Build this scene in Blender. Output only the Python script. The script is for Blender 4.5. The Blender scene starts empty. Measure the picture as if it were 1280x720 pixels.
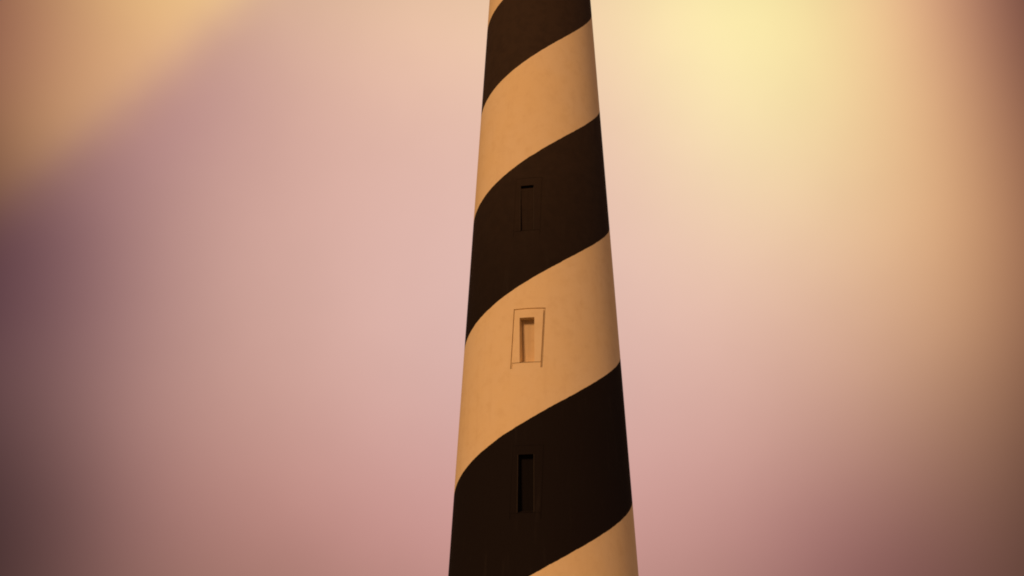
import bpy, math, bisect
from mathutils import Vector, Matrix

SC = bpy.context.scene
COL = SC.collection
R_ = math.radians

# ------------------------------------------------------------------ helpers
class MB:
    """collects faces, builds ONE mesh object"""
    def __init__(self):
        self.v = []; self.f = []
    def add(self, vs, fs):
        n = len(self.v); self.v += [tuple(p) for p in vs]
        self.f += [tuple(i + n for i in f) for f in fs]
    def grid(self, fn, us, ws, flip=False, skip=None):
        """fn(u,w) -> point; faces between neighbouring us / ws"""
        n = len(self.v); nw = len(ws)
        for u in us:
            for w in ws: self.v.append(tuple(fn(u, w)))
        for i in range(len(us) - 1):
            for j in range(nw - 1):
                if skip and skip(i, j): continue
                a = n + i * nw + j
                q = (a, a + nw, a + nw + 1, a + 1)
                self.f.append(q[::-1] if flip else q)
    def box(self, c, s, rz=0.0, at=(0, 0, 0)):
        cx, cy, cz = c; hx, hy, hz = s[0] / 2, s[1] / 2, s[2] / 2
        vs = []
        for dx in (-hx, hx):
            for dy in (-hy, hy):
                for dz in (-hz, hz):
                    x, y = cx + dx, cy + dy
                    ca, sa = math.cos(rz), math.sin(rz)
                    vs.append((x * ca - y * sa + at[0], x * sa + y * ca + at[1], cz + dz + at[2]))
        self.add(vs, [(0, 1, 3, 2), (4, 6, 7, 5), (0, 4, 5, 1), (2, 3, 7, 6), (0, 2, 6, 4), (1, 5, 7, 3)])
    def lathe(self, prof, n=64, cap=True, a0=0.0):
        k = len(self.v)
        for r, z in prof:
            for i in range(n):
                a = a0 + 2 * math.pi * i / n
                self.v.append((r * math.sin(a), -r * math.cos(a), z))
        for j in range(len(prof) - 1):
            for i in range(n):
                a = k + j * n + i; b = k + j * n + (i + 1) % n
                self.f.append((a, b, b + n, a + n))
        if cap:
            self.f.append(tuple(k + i for i in range(n))[::-1])
            self.f.append(tuple(k + (len(prof) - 1) * n + i for i in range(n)))
    def tube(self, p, q, r, n=8):
        p, q = Vector(p), Vector(q); d = (q - p).normalized()
        a = d.orthogonal().normalized(); b = d.cross(a)
        vs = []
        for o in (p, q):
            for i in range(n):
                t = 2 * math.pi * i / n
                vs.append(o + a * r * math.cos(t) + b * r * math.sin(t))
        self.add(vs, [(i, (i + 1) % n, n + (i + 1) % n, n + i) for i in range(n)] +
                 [tuple(range(n))[::-1], tuple(range(n, 2 * n))])
    def ring(self, R, z, r, n=72):
        k = len(self.v); m = 6
        for i in range(n):
            a = 2 * math.pi * i / n
            for j in range(m):
                t = 2 * math.pi * j / m
                rr = R + r * math.cos(t)
                self.v.append((rr * math.sin(a), -rr * math.cos(a), z + r * math.sin(t)))
        for i in range(n):
            for j in range(m):
                a = k + i * m + j; b = k + i * m + (j + 1) % m
                c = k + ((i + 1) % n) * m + (j + 1) % m; d = k + ((i + 1) % n) * m + j
                self.f.append((a, d, c, b))
    def build(self, name, mat, parent=None, smooth=False, attr=False):
        me = bpy.data.meshes.new(name)
        me.from_pydata(self.v, [], self.f); me.update()
        if attr:
            at = me.attributes.new('stripe', 'FLOAT', 'POINT')
            at.data.foreach_set('value', [phase(*p) for p in self.v])
        if smooth:
            me.polygons.foreach_set('use_smooth', [True] * len(me.polygons))
        me.materials.append(mat)
        o = bpy.data.objects.new(name, me); COL.objects.link(o)
        if parent: o.parent = parent
        return o

# ------------------------------------------------------------------ the painted spiral
KA = {0: 42.871, 1: 36.572, 2: 29.592, 3: 21.690, 4: 13.714, 5: 5.668}
KB = {0: 2.662, 1: 2.662, 2: 2.710, 3: 2.661, 4: 2.735, 5: 2.761}
for k in (-1, -2, -3, -4, -5):
    KA[k] = KA[k + 1] + 6.1; KB[k] = 2.66
for k in (6, 7, 8, 9):
    KA[k] = KA[k - 1] - 8.1; KB[k] = 2.76
KS = list(range(-5, 10))

def zfront(k, th):
    kk = min(max(k, -1), 6)
    return KA[k] + KB[k] * th - .671 * (math.cos(th) - 1) + .0044 * th ** 3 - .1323 * th * th * (kk - 2.5)

def zline(k, th):
    """height of stripe edge k at angle th in (-pi, pi]"""
    h = math.pi / 2
    if -h <= th <= h: return zfront(k, th)
    if th > h:                       # climbs round the back to edge k-2 on the other side
        a = zfront(k, h); b = zfront(max(k - 2, -5), -h); s = (th - h) / math.pi
    else:
        a = zfront(min(k + 2, 9), h); b = zfront(k, -h); s = (th + 3 * h) / math.pi
        s = min(1, s)
    return a + (b - a) * s

_cache = {}
def lines(th):
    q = round(th, 5)
    if q not in _cache: _cache[q] = [-zline(k, th) for k in KS]
    return _cache[q]

SEAM = math.pi
def phase(x, y, z):
    th = math.atan2(x, -y)
    if th > SEAM - 1e-6: th = SEAM - 1e-6
    L = lines(th)                    # increasing
    i = min(max(bisect.bisect(L, -z) - 1, 0), len(L) - 2)
    d = L[i + 1] - L[i]
    return KS[i] + (-z - L[i]) / (d if abs(d) > 1e-6 else 1)

def Rz(z): return 4.0 - 0.048 * (z - 30.0)
def P(thd, z, depth=0.0):
    r = Rz(z) - depth; t = R_(thd)
    return (r * math.sin(t), -r * math.cos(t), z)

# ------------------------------------------------------------------ materials
def mat(name):
    m = bpy.data.materials.new(name); m.use_nodes = True
    nt = m.node_tree; b = nt.nodes['Principled BSDF']
    return m, nt, b

def N(nt, typ, ins=None, **kw):
    n = nt.nodes.new(typ)
    for k, v in kw.items(): setattr(n, k, v)
    if ins:
        for k, v in ins.items():
            if isinstance(v, bpy.types.NodeSocket): nt.links.new(v, n.inputs[k])
            else: n.inputs[k].default_value = v
    return n

def M(nt, op, a, b=None, c=None, clamp=False):
    n = nt.nodes.new('ShaderNodeMath'); n.operation = op; n.use_clamp = clamp
    for i, v in enumerate((a, b, c)):
        if v is None: continue
        if isinstance(v, bpy.types.NodeSocket): nt.links.new(v, n.inputs[i])
        else: n.inputs[i].default_value = v
    return n.outputs[0]

def mixc(nt, fac, a, b, blend='MIX'):
    n = nt.nodes.new('ShaderNodeMix'); n.data_type = 'RGBA'; n.blend_type = blend
    for i, v in ((0, fac), (6, a), (7, b)):
        if isinstance(v, bpy.types.NodeSocket): nt.links.new(v, n.inputs[i])
        else: n.inputs[i].default_value = v if i == 0 else (*v, 1)
    return n.outputs[2]

def noise(nt, vec, scale, detail=4, rough=.55, dim=None):
    n = N(nt, 'ShaderNodeTexNoise', {'Scale': scale, 'Detail': detail, 'Roughness': rough})
    if vec is not None: nt.links.new(vec, n.inputs['Vector'])
    return n.outputs['Fac']

def smooth(nt, v, lo, hi, a=0.0, b=1.0):
    n = N(nt, 'ShaderNodeMapRange', {'Value': v, 'From Min': lo, 'From Max': hi, 'To Min': a, 'To Max': b},
          interpolation_type='SMOOTHSTEP')
    return n.outputs[0]

def stripe_paint(name='stripe_paint', dull=1.0, edge_light=0.0):
    m, nt, b = mat(name)
    at = N(nt, 'ShaderNodeAttribute', attribute_name='stripe').outputs['Fac']
    geo = N(nt, 'ShaderNodeNewGeometry').outputs['Position']
    sx = N(nt, 'ShaderNodeSeparateXYZ', {0: geo})
    x, y, z = sx.outputs
    # hand-cut paint edge
    e1 = noise(nt, geo, 2.2, 3); e2 = noise(nt, geo, 14, 2)
    wob = M(nt, 'ADD', M(nt, 'MULTIPLY', M(nt, 'SUBTRACT', e1, .5), .010), M(nt, 'MULTIPLY', M(nt, 'SUBTRACT', e2, .5), .004))
    u = M(nt, 'ADD', M(nt, 'ADD', at, wob), 40.0)
    fr = M(nt, 'FRACT', M(nt, 'MULTIPLY', u, .5))       # 0..0.5 black, 0.5..1 white
    d1 = M(nt, 'SUBTRACT', fr, .5)
    up = smooth(nt, fr, .4992, .5008)                    # black -> white
    dn = smooth(nt, fr, .9992, 1.0, 0.0, 1.0)
    st = smooth(nt, fr, .0, .0008, 1.0, 0.0)
    white = M(nt, 'MAXIMUM', up, st, clamp=True)
    # white paint: blotches, drips running down, faint grime
    big = noise(nt, geo, .35, 4, .6); mid = noise(nt, geo, 1.7, 5, .6); fine = noise(nt, geo, 9, 4, .6)
    st_v = N(nt, 'ShaderNodeVectorMath', {0: geo, 1: (2.6, 2.6, .3)}, operation='MULTIPLY').outputs[0]
    drip = noise(nt, st_v, 1.0, 5, .6)
    col = mixc(nt, smooth(nt, big, .3, .7), (.80, .640, .385), (.80, .655, .425))
    col = mixc(nt, smooth(nt, mid, .45, .75, 0, .38), col, (.69, .53, .30))
    col = mixc(nt, smooth(nt, drip, .50, .85, 0, .22), col, (.58, .42, .23))
    col = mixc(nt, smooth(nt, fine, .60, .80, 0, .30), col, (.50, .36, .20))
    # black paint: glare veil painted in as patchy paling towards the top
    veil = smooth(nt, z, 12.0, 42.0)
    veil_mix = M(nt, 'MULTIPLY', veil, smooth(nt, mid, .2, .8, .75, 1.2))
    blk = mixc(nt, M(nt, 'MULTIPLY', veil_mix, 1.0, clamp=True), (.0105, .0072, .0066), (.043, .028, .0185))
    blk = mixc(nt, smooth(nt, drip, .55, .8, 0, .30), blk, (.032, .025, .021))
    blk = mixc(nt, smooth(nt, fine, .60, .80, 0, .18), blk, (.030, .026, .024))
    if edge_light: blk = mixc(nt, edge_light, blk, (.07, .055, .042))  # paler black stands in for light caught on the bead edges
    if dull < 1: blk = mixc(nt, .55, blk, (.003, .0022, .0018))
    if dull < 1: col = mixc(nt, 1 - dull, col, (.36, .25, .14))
    fin = mixc(nt, white, blk, col)
    nt.links.new(fin, b.inputs['Base Color'])
    nt.links.new(smooth(nt, white, 0, 1, .85, .85), b.inputs['Roughness'])
    nt.links.new(smooth(nt, white, 0, 1, .10, .15), b.inputs['Specular IOR Level'])
    # painted brickwork relief
    th = M(nt, 'ARCTAN2', x, M(nt, 'MULTIPLY', y, -1.0))
    cv = N(nt, 'ShaderNodeCombineXYZ', {0: M(nt, 'MULTIPLY', th, 4.2), 1: z, 2: 0.0})
    br = N(nt, 'ShaderNodeTexBrick', {'Vector': cv.outputs[0], 'Scale': 1.0, 'Mortar Size': .008, 'Mortar Smooth': .6,
                                      'Brick Width': .22, 'Row Height': .075, 'Bias': 0.0})
    hgt = M(nt, 'ADD', M(nt, 'MULTIPLY', br.outputs['Fac'], -.35), M(nt, 'ADD', M(nt, 'MULTIPLY', mid, 1.1), M(nt, 'MULTIPLY', fine, .55)))
    bp = N(nt, 'ShaderNodeBump', {'Strength': .35, 'Distance': .02, 'Height': hgt})
    nt.links.new(bp.outputs[0], b.inputs['Normal'])
    return m

def brick_mat():
    m, nt, b = mat('red_brick')
    geo = N(nt, 'ShaderNodeNewGeometry').outputs['Position']
    sx = N(nt, 'ShaderNodeSeparateXYZ', {0: geo})
    th = M(nt, 'ARCTAN2', sx.outputs[0], M(nt, 'MULTIPLY', sx.outputs[1], -1.0))
    cv = N(nt, 'ShaderNodeCombineXYZ', {0: M(nt, 'MULTIPLY', th, 6.0), 1: sx.outputs[2], 2: 0.0})
    br = N(nt, 'ShaderNodeTexBrick', {'Vector': cv.outputs[0], 'Color1': (.22, .07, .04, 1), 'Color2': (.30, .10, .055, 1),
           'Mortar': (.30, .26, .22, 1), 'Scale': 1.0, 'Mortar Size': .008, 'Brick Width': .22, 'Row Height': .075})
    c = mixc(nt, smooth(nt, noise(nt, geo, 1.5), .4, .7, 0, .3), br.outputs['Color'], (.12, .06, .045))
    nt.links.new(c, b.inputs['Base Color']); b.inputs['Roughness'].default_value = .9
    bp = N(nt, 'ShaderNodeBump', {'Strength': .5, 'Distance': .01, 'Height': M(nt, 'SUBTRACT', 1.0, br.outputs['Fac'])})
    nt.links.new(bp.outputs[0], b.inputs['Normal'])
    return m

def simple(name, c1, c2, rough=.8, scale=3, metal=0.0):
    m, nt, b = mat(name)
    geo = N(nt, 'ShaderNodeNewGeometry').outputs['Position']
    f = noise(nt, geo, scale, 5)
    nt.links.new(mixc(nt, smooth(nt, f, .35, .65), c1, c2), b.inputs['Base Color'])
    b.inputs['Roughness'].default_value = rough; b.inputs['Metallic'].default_value = metal
    bp = N(nt, 'ShaderNodeBump', {'Strength': .3, 'Distance': .02, 'Height': noise(nt, geo, scale * 8, 4)})
    nt.links.new(bp.outputs[0], b.inputs['Normal'])
    return m

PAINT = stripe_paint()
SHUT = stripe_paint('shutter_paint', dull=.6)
LIT_EDGE = stripe_paint('lit_edge_paint', edge_light=.55)
BRICK = brick_mat()
GRANITE = simple('granite', (.34, .31, .28), (.24, .22, .20), .85, 6)
IRON = simple('black_iron', (.018, .016, .015), (.03, .026, .022), .55, 5)
DOORM = simple('door_paint', (.05, .09, .06), (.04, .07, .05), .6, 4)
GLASS, gnt, gb = mat('lantern_glass')
gb.inputs['Base Color'].default_value = (.9, .93, .92, 1); gb.inputs['Roughness'].default_value = .03
gb.inputs['Transmission Weight'].default_value = 1.0; gb.inputs['IOR'].default_value = 1.05
GROUND = simple('sandy_grass', (.10, .085, .045), (.20, .155, .09), .95, .15)
PAVE = simple('concrete_path', (.30, .27, .23), (.24, .21, .18), .9, 1.2)

# ------------------------------------------------------------------ lighthouse
root = bpy.data.objects.new('lighthouse', None); COL.objects.link(root)
root['label'] = 'tall tapering lighthouse painted in black and cream spiral stripes with small recessed windows'
root['category'] = 'lighthouse'

# windows: z top / bottom of opening, angles of opening (left top, left bottom, right top, right bottom), surround the same
WIN = [
    dict(dp=.035, gap=.22, gw=.03, gd=.012, zt=27.25, zb=24.36, op=(-16.4, -15.9, -5.9, -5.8), so=(-20.0, -21.6, 0.8, -1.2), lab='black painted window high on the shaft, in the upper black stripe'),
    dict(dp=.42, gap=0, gw=.10, gd=.065, zt=19.03, zb=16.46, op=(-15.46, -14.9, -5.06, -5.0), so=(-18.76, -20.33, 1.31, -0.98), lab='cream painted window standing out in the middle of the cream stripe'),
    dict(dp=.32, gap=0, gw=.03, gd=.012, zt=11.42, zb=8.42, op=(-14.85, -14.78, -5.4, -5.32), so=(-18.2, -19.4, 0.6, -1.2), lab='black painted window low on the shaft, in the lowest black stripe'),
]
for w in WIN:
    w['st'] = w['zt'] + .46; w['sb'] = w['zb'] - .31

def lerp(a, b, t): return a + (b - a) * t
def hole_edges(w, z):
    t = (w['st'] - z) / (w['st'] - w['sb'])
    g = math.degrees(w['gw'] / Rz(z))
    return lerp(w['so'][0], w['so'][1], t) - g, lerp(w['so'][2], w['so'][3], t) + g

Z0, Z1 = 3.7, 46.0
rows = []
z = Z0
while z < Z1 - .01:
    rows.append(z); z += .16
rows.append(Z1)
cuts = []
for w in WIN: cuts += [w['sb'], w['st'] + w['gw']]
for c in cuts:
    rows = [r for r in rows if abs(r - c) > .05] + [c]
rows.sort()
keys = [(Z0, -19.5, 0.2)]
for w in sorted(WIN, key=lambda w: w['zt']):
    l, r = hole_edges(w, w['sb']); keys.append((w['sb'], l, r))
    l, r = hole_edges(w, w['st'] + w['gw']); keys.append((w['st'] + w['gw'], l, r))
keys.append((Z1, -19.5, .2))
def edges_at(z):
    for a, b in zip(keys, keys[1:]):
        if a[0] <= z <= b[0]:
            t = (z - a[0]) / (b[0] - a[0]); return lerp(a[1], b[1], t), lerp(a[2], b[2], t)
    return keys[-1][1:]
L0, R0 = -20.0, 0.0
def colpos(c, z):
    """nominal column angle -> real angle, so that two columns follow the window sides"""
    l, r = edges_at(z)
    if c < L0 - 30 or c > R0 + 30: return c
    if c < L0: return lerp(L0 - 30, l, (c - L0 + 30) / 30)
    if c > R0: return lerp(r, R0 + 30, (c - R0) / 30)
    return lerp(l, r, (c - L0) / (R0 - L0))
cols = [-180 + i * 1.6 for i in range(101)]           # -180 .. -20
cols += [-20 + (i + 1) * 1.25 for i in range(16)]     # .. 0
cols += [(i + 1) * 1.5 for i in range(120)]           # .. 180
iL = min(range(len(cols)), key=lambda i: abs(cols[i] - L0)); iR = min(range(len(cols)), key=lambda i: abs(cols[i] - R0))
def in_hole(i, j):
    if not (iL <= i < iR): return False
    zc = (rows[j] + rows[j + 1]) / 2
    return any(w['sb'] < zc < w['st'] + w['gw'] for w in WIN)
shaft = MB()
shaft.grid(lambda c, z: P(colpos(c, z), z), cols, rows, skip=in_hole)
n_open = len(shaft.v)
so = shaft
for w in WIN:                                         # thickness of the wall at each hole
    zs = [r for r in rows if w['sb'] - 1e-6 <= r <= w['st'] + w['gw'] + 1e-6]
    so.grid(lambda d, z: P(edges_at(z)[0], z, d), [0, .17], zs, flip=True)
    so.grid(lambda d, z: P(edges_at(z)[1], z, d), [0, .17], zs)
    cc = cols[iL:iR + 1]
    so.grid(lambda c, d: P(colpos(c, w['st'] + w['gw']), w['st'] + w['gw'], d), cc, [0, .17], flip=True)
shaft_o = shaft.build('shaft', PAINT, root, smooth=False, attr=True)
sm = [len(shaft_o.data.polygons)]
# smooth only the outer skin
nskin = sum(1 for p in shaft_o.data.polygons if max(p.vertices) < n_open)
shaft_o.data.polygons.foreach_set('use_smooth', [max(p.vertices) < n_open for p in shaft_o.data.polygons])
# seam vertices at the back: phase continues, give the last column its own value
at = shaft_o.data.attributes['stripe']

def lin(n, a, b): return [a + (b - a) * i / n for i in range(n + 1)]
for w in WIN:
    zt, zb, st, sb = w['zt'], w['zb'], w['st'], w['sb']
    oL = lambda z: lerp(w['op'][0], w['op'][1], (zt - z) / (zt - zb))
    oR = lambda z: lerp(w['op'][2], w['op'][3], (zt - z) / (zt - zb))
    sL = lambda z: lerp(w['so'][0], w['so'][1], (st - z) / (st - sb))
    sR = lambda z: lerp(w['so'][2], w['so'][3], (st - z) / (st - sb))
    F = -.012 if w['gw'] < .05 else -.035                                          # surround stands 12 mm proud
    s = MB()
    us = lin(8, 0, 1)
    # jambs, head, foot faces
    zs = lin(16, zb, zt)
    s.grid(lambda u, z: P(lerp(sL(z), oL(z), u), z, F), us, zs)
    s.grid(lambda u, z: P(lerp(oR(z), sR(z), u), z, F), us, zs)
    s.grid(lambda u, z: P(lerp(sL(z), sR(z), u), z, F), lin(24, 0, 1), lin(3, zt, st))
    s.grid(lambda u, z: P(lerp(sL(z), sR(z), u), z, .003), lin(24, 0, 1), lin(3, sb, zb))
    s.grid(lambda u, d: P(lerp(sL(zb), oL(zb), u), zb, d), us, [F, .003], flip=True)
    s.grid(lambda u, d: P(lerp(oR(zb), sR(zb), u), zb, d), us, [F, .003], flip=True)
    # outer returns back into the joint
    zz = lin(18, sb, st)
    s.grid(lambda d, z: P(sL(z), z, d), [F, w['gd'] + .01], zz, flip=False)
    s.grid(lambda d, z: P(sR(z), z, d), [F, w['gd'] + .01], zz, flip=True)
    s.grid(lambda u, d: P(lerp(sL(st), sR(st), u), st, d), lin(24, 0, 1), [F, w['gd'] + .01])
    # joint floor
    s.grid(lambda u, z: P(lerp(sL(z) - 1.0, sL(z), u), z, w['gd']), [0, 1], lin(18, sb, st + w['gw']))
    s.grid(lambda u, z: P(lerp(sR(z), sR(z) + 1.0, u), z, w['gd']), [0, 1], lin(18, sb, st + w['gw']))
    s.grid(lambda u, z: P(lerp(sL(st) - .9, sR(st) + .9, u), z, w['gd']), lin(24, 0, 1), [st, st + w['gw'] + .01])
    # reveals of the opening
    DP = w['dp']; RD = .28 if w['gap'] else DP + .12
    s.grid(lambda d, z: P(oL(z), z, d), lin(3, F, RD), zs, flip=True)
    s.grid(lambda d, z: P(oR(z), z, d), lin(3, F, RD), zs)
    s.grid(lambda u, d: P(lerp(oL(zt), oR(zt), u), zt, d), lin(6, 0, 1), lin(3, F, RD), flip=True)
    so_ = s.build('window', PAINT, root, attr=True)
    so_['label'] = w['lab']
    # sloped sill
    k = MB()
    def sill(u, d):
        return P(lerp(oL(zb), oR(zb), u), zb + .16 * max(0, (d - F)) / .5, d)
    k.grid(sill, lin(6, 0, 1), lin(4, F, RD))
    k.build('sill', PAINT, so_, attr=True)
    # boarded shutter: upright board panel with two leaves and rails
    p = MB(); ztop = zt; zt = zt - w['gap']
    r0 = Rz(ztop) - DP + .06
    cth = R_((oL((zt + zb) / 2) + oR((zt + zb) / 2)) / 2)
    hw = .47
    nx, ny = math.sin(cth), -math.cos(cth); tx, ty = math.cos(cth), math.sin(cth)
    def bx(a0, a1, z0, z1, d0, d1):
        vs = []
        for a in (a0, a1):
            for d in (d0, d1):
                for z in (z0, z1):
                    vs.append((nx * (r0 + d) + tx * a, ny * (r0 + d) + ty * a, z))
        p.add(vs, [(0, 1, 3, 2), (4, 6, 7, 5), (0, 4, 5, 1), (2, 3, 7, 6), (0, 2, 6, 4), (1, 5, 7, 3)])
    bx(-hw, hw, zb - .05, zt + .05, -.10, -.06)
    for sx in (-1, 1):
        e0, e1 = (-hw, -.006) if sx < 0 else (.006, hw)
        sw = .11
        bx(e0, e0 + (.11 if sx < 0 else .07), zb - .04, zt + .04, -.06, -.05)
        bx(e1 - (.07 if sx < 0 else .11), e1, zb - .04, zt + .04, -.06, -.05)
        ia, ib = e0 + (.11 if sx < 0 else .07), e1 - (.07 if sx < 0 else .11)
        for za, zb2 in ((zb - .04, zb + .16), (zb + 1.35, zb + 1.47), (zt - .12, zt + .04)):
            bx(ia, ib, za, zb2, -.06, -.051)
    p.build('shutter', PAINT if w['gap'] else SHUT, so_, attr=True)
    if w['gap']:                                       # plain back wall seen through the gap over the shutter
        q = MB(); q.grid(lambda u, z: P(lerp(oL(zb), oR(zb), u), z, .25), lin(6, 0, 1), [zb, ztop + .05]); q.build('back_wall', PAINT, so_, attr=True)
    if w['gw'] < .05:                                  # staff beads down both jambs, caught light painted into their colour
        q = MB()
        for f, sg in ((oL, -1), (oR, 1)):
            g = math.degrees(.045 / Rz(zb)) * sg
            q.grid(lambda u, z: P(f(z) + g * u, z, -.012 - .04 * math.sin(math.pi * u)), lin(5, 0, 1), lin(12, zb, ztop - w['gap'] * .4), flip=sg < 0)
        q.build('jamb_bead', LIT_EDGE, so_, smooth=True, attr=True)

# ---- base: granite plinth, octagonal brick storey, door, steps
b = MB(); b.lathe([(7.4, -.3), (7.4, .35), (7.0, .36), (7.0, .8)], 8, a0=R_(22.5)); b.build('plinth', GRANITE, root)
b = MB(); b.lathe([(6.6, .8), (6.35, 3.0)], 8, a0=R_(22.5)); base_o = b.build('base_storey', BRICK, root)
b = MB(); b.lathe([(6.4, 3.0), (6.75, 3.1), (6.8, 3.4), (6.3, 3.55), (5.5, 3.72)], 8, a0=R_(22.5)); b.build('cornice', GRANITE, base_o)
for i in range(8):
    a = R_(22.5 + 45 * i); q = MB()
    for j in range(7):
        q.box((0, -(6.44 - j * .03), .96 + j * .31), (.62 if j % 2 else .86, .36, .27), rz=a)
    q.build('quoin', GRANITE, base_o)
d = MB(); d.box((0, -6.18, 1.85), (1.2, .12, 2.1), rz=R_(180)); door = d.build('door', DOORM, root)
d = MB(); d.tube((-.42, 6.36, 1.8), (-.42, 6.30, 1.8), .04); d.build('handle', IRON, door)
d = MB(); d.box((.75, -6.2, 1.9), (.25, .5, 2.2), rz=R_(180)); d.box((-.75, -6.2, 1.9), (.25, .5, 2.2), rz=R_(180)); d.box((0, -6.24, 3.02), (2.0, .6, .2), rz=R_(180))
d.build('door_frame', GRANITE, door)
d = MB()
for j in range(5): d.box((0, -7.0 - j * .32, (.8 - j * .16) / 2), (2.4, .32, .8 - j * .16), rz=R_(180))
d.build('steps', GRANITE, root)

# ---- top: corbelled gallery, watch room, lantern
t = MB(); t.lathe([(3.24, 45.98), (3.3, 46.2), (3.5, 46.8), (3.95, 47.5), (4.7, 48.0), (4.7, 48.25), (2.6, 48.26)], 64); gal = t.build('gallery', IRON, root)
for i in range(16):
    a = 2 * math.pi * i / 16; q = MB()
    q.box((0, -3.72, 46.9), (.16, .55, 1.3), rz=a); q.box((0, -4.2, 47.72), (.16, .9, .4), rz=a)
    q.build('bracket', IRON, gal)
t = MB()
for h in (48.65, 49.0, 49.35): t.ring(4.55, h, .03)
for i in range(32):
    a = 2 * math.pi * i / 32; t.tube((4.55 * math.sin(a), -4.55 * math.cos(a), 48.2), (4.55 * math.sin(a), -4.55 * math.cos(a), 49.4), .025, 6)
t.build('railing', IRON, gal)
t = MB(); t.lathe([(2.6, 48.26), (2.5, 51.2), (3.1, 51.3), (3.1, 51.45), (2.0, 51.46)], 48); t.build('watch_room', IRON, root)
t = MB(); t.lathe([(1.85, 51.46), (1.85, 52.1)], 32); lan = t.build('lantern', IRON, root)
for i in range(16):
    a = 2 * math.pi * i / 16; q = MB(); q.tube((1.85 * math.sin(a), -1.85 * math.cos(a), 52.1), (1.85 * math.sin(a), -1.85 * math.cos(a), 54.9), .045, 6)
    q.build('mullion', IRON, lan)
t = MB(); t.lathe([(1.8, 52.1), (1.8, 54.9)], 16, cap=False); t.build('pane', GLASS, lan)
t = MB(); t.lathe([(.5, 51.5), (.5, 52.6), (.8, 53.0), (.9, 53.5), (.8, 54.0), (.4, 54.3)], 24); t.build('lens', GLASS, lan)
t = MB(); t.lathe([(2.2, 54.9), (2.1, 55.1), (1.7, 55.7), (1.0, 56.25), (.35, 56.5), (.2, 56.7), (.3, 57.0), (.2, 57.3), (.03, 57.4), (.02, 58.3)], 32); t.build('roof', IRON, root)

# ------------------------------------------------------------------ ground
g = MB()
import random
random.seed(4)
rs = [0, 12, 25, 45, 70, 110, 180, 320, 600, 1200, 3000]; na = 48
def gp(r, i):
    a = 2 * math.pi * i / na
    h = 0.0 if r < 30 else .25 * math.sin(r * .11 + 2.3 * a) * math.cos(3 * a + r * .02)
    if r > 75: h *= 3
    return (r * math.sin(a), -r * math.cos(a), h)
for r in rs:
    for i in range(na): g.v.append(gp(r, i))
for j in range(len(rs) - 1):
    for i in range(na):
        a = j * na + i; b2 = j * na + (i + 1) % na
        if j == 0: g.f.append((a, b2 + na, a + na)[::-1] if False else (a, a + na, b2 + na))
        else: g.f.append((a, a + na, b2 + na, b2))
go = g.build('ground', GROUND, smooth=True); go['kind'] = 'structure'
pt = MB(); pt.grid(lambda x, y: (x, y, .03), lin(2, -1.5, 1.5), lin(10, 8.4, 40)); po = pt.build('path', PAVE); po['kind'] = 'structure'

# ------------------------------------------------------------------ world: low Nishita sky behind a bank of sunset-lit haze
SUN_AZ, SUN_EL = -30.0, 30.0       # measured like the tower angles: towards the camera side, to its left
W = bpy.data.worlds.new('World'); SC.world = W; W.use_nodes = True
nt = W.node_tree; nt.nodes.clear()
out = nt.nodes.new('ShaderNodeOutputWorld')
tc = N(nt, 'ShaderNodeTexCoord').outputs['Generated']
nrm = N(nt, 'ShaderNodeVectorMath', {0: tc}, operation='NORMALIZE').outputs[0]
sx = N(nt, 'ShaderNodeSeparateXYZ', {0: nrm}); dx, dy, dz = sx.outputs
az = M(nt, 'MULTIPLY', M(nt, 'ARCTAN2', dx, dy), 180 / math.pi)
el = M(nt, 'MULTIPLY', M(nt, 'ARCSINE', dz), 180 / math.pi)
LOBES = [[-3.15, 18.79, 38.71, 26.81, 2.34, 2.42, 2.76], [-1.53, 14.96, 12.15, 15.87, -0.39, -0.31, -0.32], [12.93, 37.8, 16.55, 7.0, 0.5, 0.64, 0.48], [15.15, 30.99, 10.89, 11.24, 0.4, 0.69, 0.37], [26.25, 37.06, 7.29, 10.44, 0.55, 0.36, 0.39], [34.14, 18.72, 7.0, 45.0, -1.68, -2.08, -1.74], [34.13, 4.93, 13.19, 10.75, -0.96, -1.06, -1.24], [-33.72, 4.33, 9.5, 8.75, -2.15, -2.34, -2.08], [-38.0, 18.62, 11.29, 7.0, -1.67, -2.03, -1.48], [-38.89, 30.9, 15.6, 7.0, -0.43, -0.75, -0.17], [-15.29, 1.01, 8.14, 24.42, -0.26, -0.27, -0.32], [19.01, 1.13, 7.77, 7.0, -0.33, -0.53, -0.34], [-7.41, 4.35, 28.41, 8.68, 0.22, 0.03, 0.13], [29.05, 20.06, 9.96, 13.75, 0.65, 0.58, 0.12], [-15.91, 38.8, 23.23, 9.65, 0.63, 0.74, 0.6], [-39.27, 27.94, 7.0, 22.77, -0.74, -1.0, -1.03], [-30.5, 21.32, 16.14, 44.89, 0.69, 0.81, 0.03]]
EDGE = (-31.61, 21.074, 2.412, 0.8)
REAR = (1.15, 1.10, 1.10)
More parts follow.
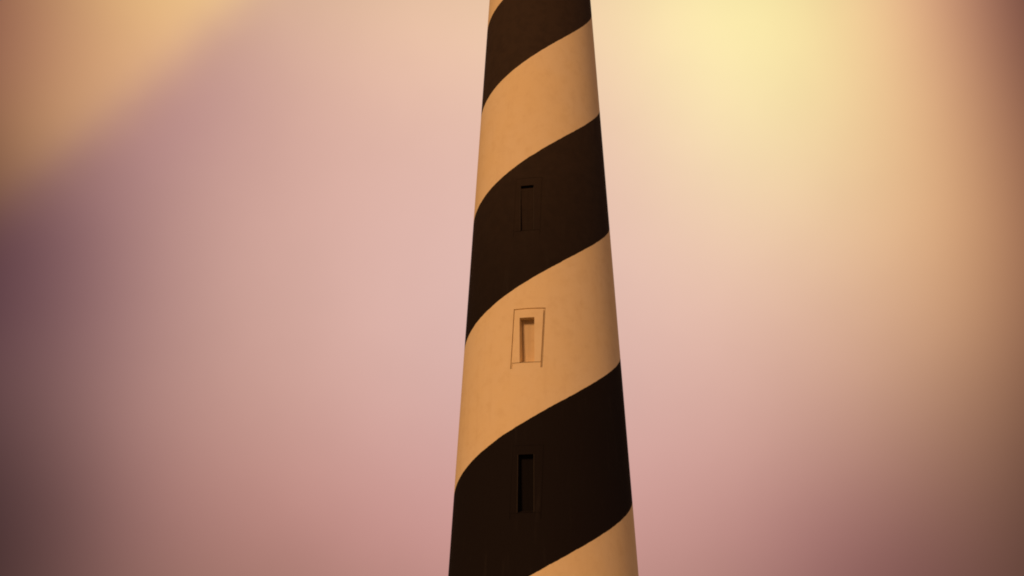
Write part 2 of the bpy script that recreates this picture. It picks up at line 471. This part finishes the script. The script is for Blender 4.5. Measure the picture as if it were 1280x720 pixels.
# soft drifting unevenness of the haze
nz = noise(nt, nrm, 5.0, 3, .5); nz2 = noise(nt, nrm, 14.0, 3, .5)
azw, elw = az, el
edge = M(nt, 'ADD', M(nt, 'MULTIPLY', M(nt, 'SUBTRACT', az, EDGE[0]), math.cos(EDGE[2])), M(nt, 'MULTIPLY', M(nt, 'SUBTRACT', el, EDGE[1]), math.sin(EDGE[2])))
edge = M(nt, 'ADD', edge, M(nt, 'MULTIPLY', M(nt, 'SUBTRACT', nz2, .5), .5))
sig = M(nt, 'DIVIDE', 1.0, M(nt, 'ADD', 1.0, M(nt, 'POWER', math.e, M(nt, 'DIVIDE', M(nt, 'MULTIPLY', edge, -1.0), EDGE[3]))))
acc = None
def lobe(g, c):
    global acc
    n = N(nt, 'ShaderNodeVectorMath', {0: c}, operation='SCALE'); nt.links.new(g, n.inputs['Scale'])
    if acc is None: acc = n.outputs[0]
    else: acc = N(nt, 'ShaderNodeVectorMath', {0: acc, 1: n.outputs[0]}, operation='ADD').outputs[0]
def gauss(a0, e0, sa, se, azs=None):
    a = M(nt, 'DIVIDE', M(nt, 'SUBTRACT', azs if azs is not None else az, a0), sa); e = M(nt, 'DIVIDE', M(nt, 'SUBTRACT', el, e0), se)
    return M(nt, 'POWER', math.e, M(nt, 'MULTIPLY', M(nt, 'ADD', M(nt, 'MULTIPLY', a, a), M(nt, 'MULTIPLY', e, e)), -1.0))
for i, l in enumerate(LOBES):
    gg = gauss(*l[:4])
    if i >= len(LOBES) - 2: gg = M(nt, 'MULTIPLY', gg, sig)
    lobe(gg, tuple(l[4:]))
lobe(gauss(180, 20, 75, 60, M(nt, 'ABSOLUTE', az)), REAR)
lobe(gauss(92, 22, 29, 60), (1.9, 2.0, 2.2))
lobe(gauss(52, 22, 11, 60), (.95, 1.1, 1.1))
lobe(gauss(-56, 22, 11, 60), (1.1, 1.2, 1.2))
# rear and right lobes above: unseen sky brightened as added fill on the tower
uneven = M(nt, 'ADD', M(nt, 'MULTIPLY', M(nt, 'SUBTRACT', nz, .5), .05), M(nt, 'MULTIPLY', M(nt, 'SUBTRACT', nz2, .5), .05))
base = N(nt, 'ShaderNodeCombineXYZ', {0: uneven, 1: uneven, 2: uneven}).outputs[0]
acc = N(nt, 'ShaderNodeVectorMath', {0: acc, 1: base}, operation='ADD').outputs[0]
acc = N(nt, 'ShaderNodeVectorMath', {0: acc, 1: tuple(math.log(v * 1.005) for v in (.10, .055, .035))}, operation='ADD').outputs[0]
s3 = N(nt, 'ShaderNodeSeparateXYZ', {0: acc})
cc = N(nt, 'ShaderNodeCombineXYZ', {i: M(nt, 'POWER', math.e, s3.outputs[i]) for i in range(3)})
bg1 = N(nt, 'ShaderNodeBackground', {'Strength': 1.0}); nt.links.new(cc.outputs[0], bg1.inputs['Color'])
sky = N(nt, 'ShaderNodeTexSky'); sky.sky_type = 'NISHITA'; sky.sun_disc = False
svec = Vector((math.sin(R_(SUN_AZ)) * math.cos(R_(SUN_EL)), -math.cos(R_(SUN_AZ)) * math.cos(R_(SUN_EL)), math.sin(R_(SUN_EL))))
sky.sun_elevation = R_(SUN_EL); sky.sun_rotation = math.atan2(svec.x, svec.y)
bg0 = N(nt, 'ShaderNodeBackground', {'Strength': .05}); nt.links.new(sky.outputs[0], bg0.inputs['Color'])
mx = N(nt, 'ShaderNodeMixShader', {0: .985}); nt.links.new(bg0.outputs[0], mx.inputs[1]); nt.links.new(bg1.outputs[0], mx.inputs[2])
nt.links.new(mx.outputs[0], out.inputs['Surface'])

# ------------------------------------------------------------------ sun
ld = bpy.data.lights.new('sun', 'SUN'); ld.energy = 2.28; ld.color = (1.0, .545, .255); ld.angle = R_(11.0)
lo = bpy.data.objects.new('sun', ld); COL.objects.link(lo)
lo.rotation_euler = svec.to_track_quat('Z', 'Y').to_euler(); lo.location = svec * 150

# ------------------------------------------------------------------ camera
PITCH, ROLL, YAW = .3491, .005, .0313
cd = bpy.data.cameras.new('camera'); cd.sensor_width = 36; cd.lens = 1254.04 / 1280 * 36; cd.clip_end = 5000
co = bpy.data.objects.new('camera', cd); COL.objects.link(co)
Rt = Vector((1, 0, 0)); U = Vector((0, -math.sin(PITCH), math.cos(PITCH))); Fw = Vector((0, math.cos(PITCH), math.sin(PITCH)))
c, s = math.cos(ROLL), math.sin(ROLL)
right = Rt * c + U * s; up = U * c - Rt * s
m3 = Matrix((right, up, -Fw)).transposed()
m3 = Matrix.Rotation(YAW, 3, 'Z') @ m3
co.matrix_world = Matrix.Translation((0, -56.803, 1.7)) @ m3.to_4x4()
SC.camera = co

SC.view_settings.view_transform = 'Standard'; SC.view_settings.look = 'None'
SC.view_settings.gamma = 1; SC.view_settings.exposure = 0
SC.cycles.filter_width = 1.9
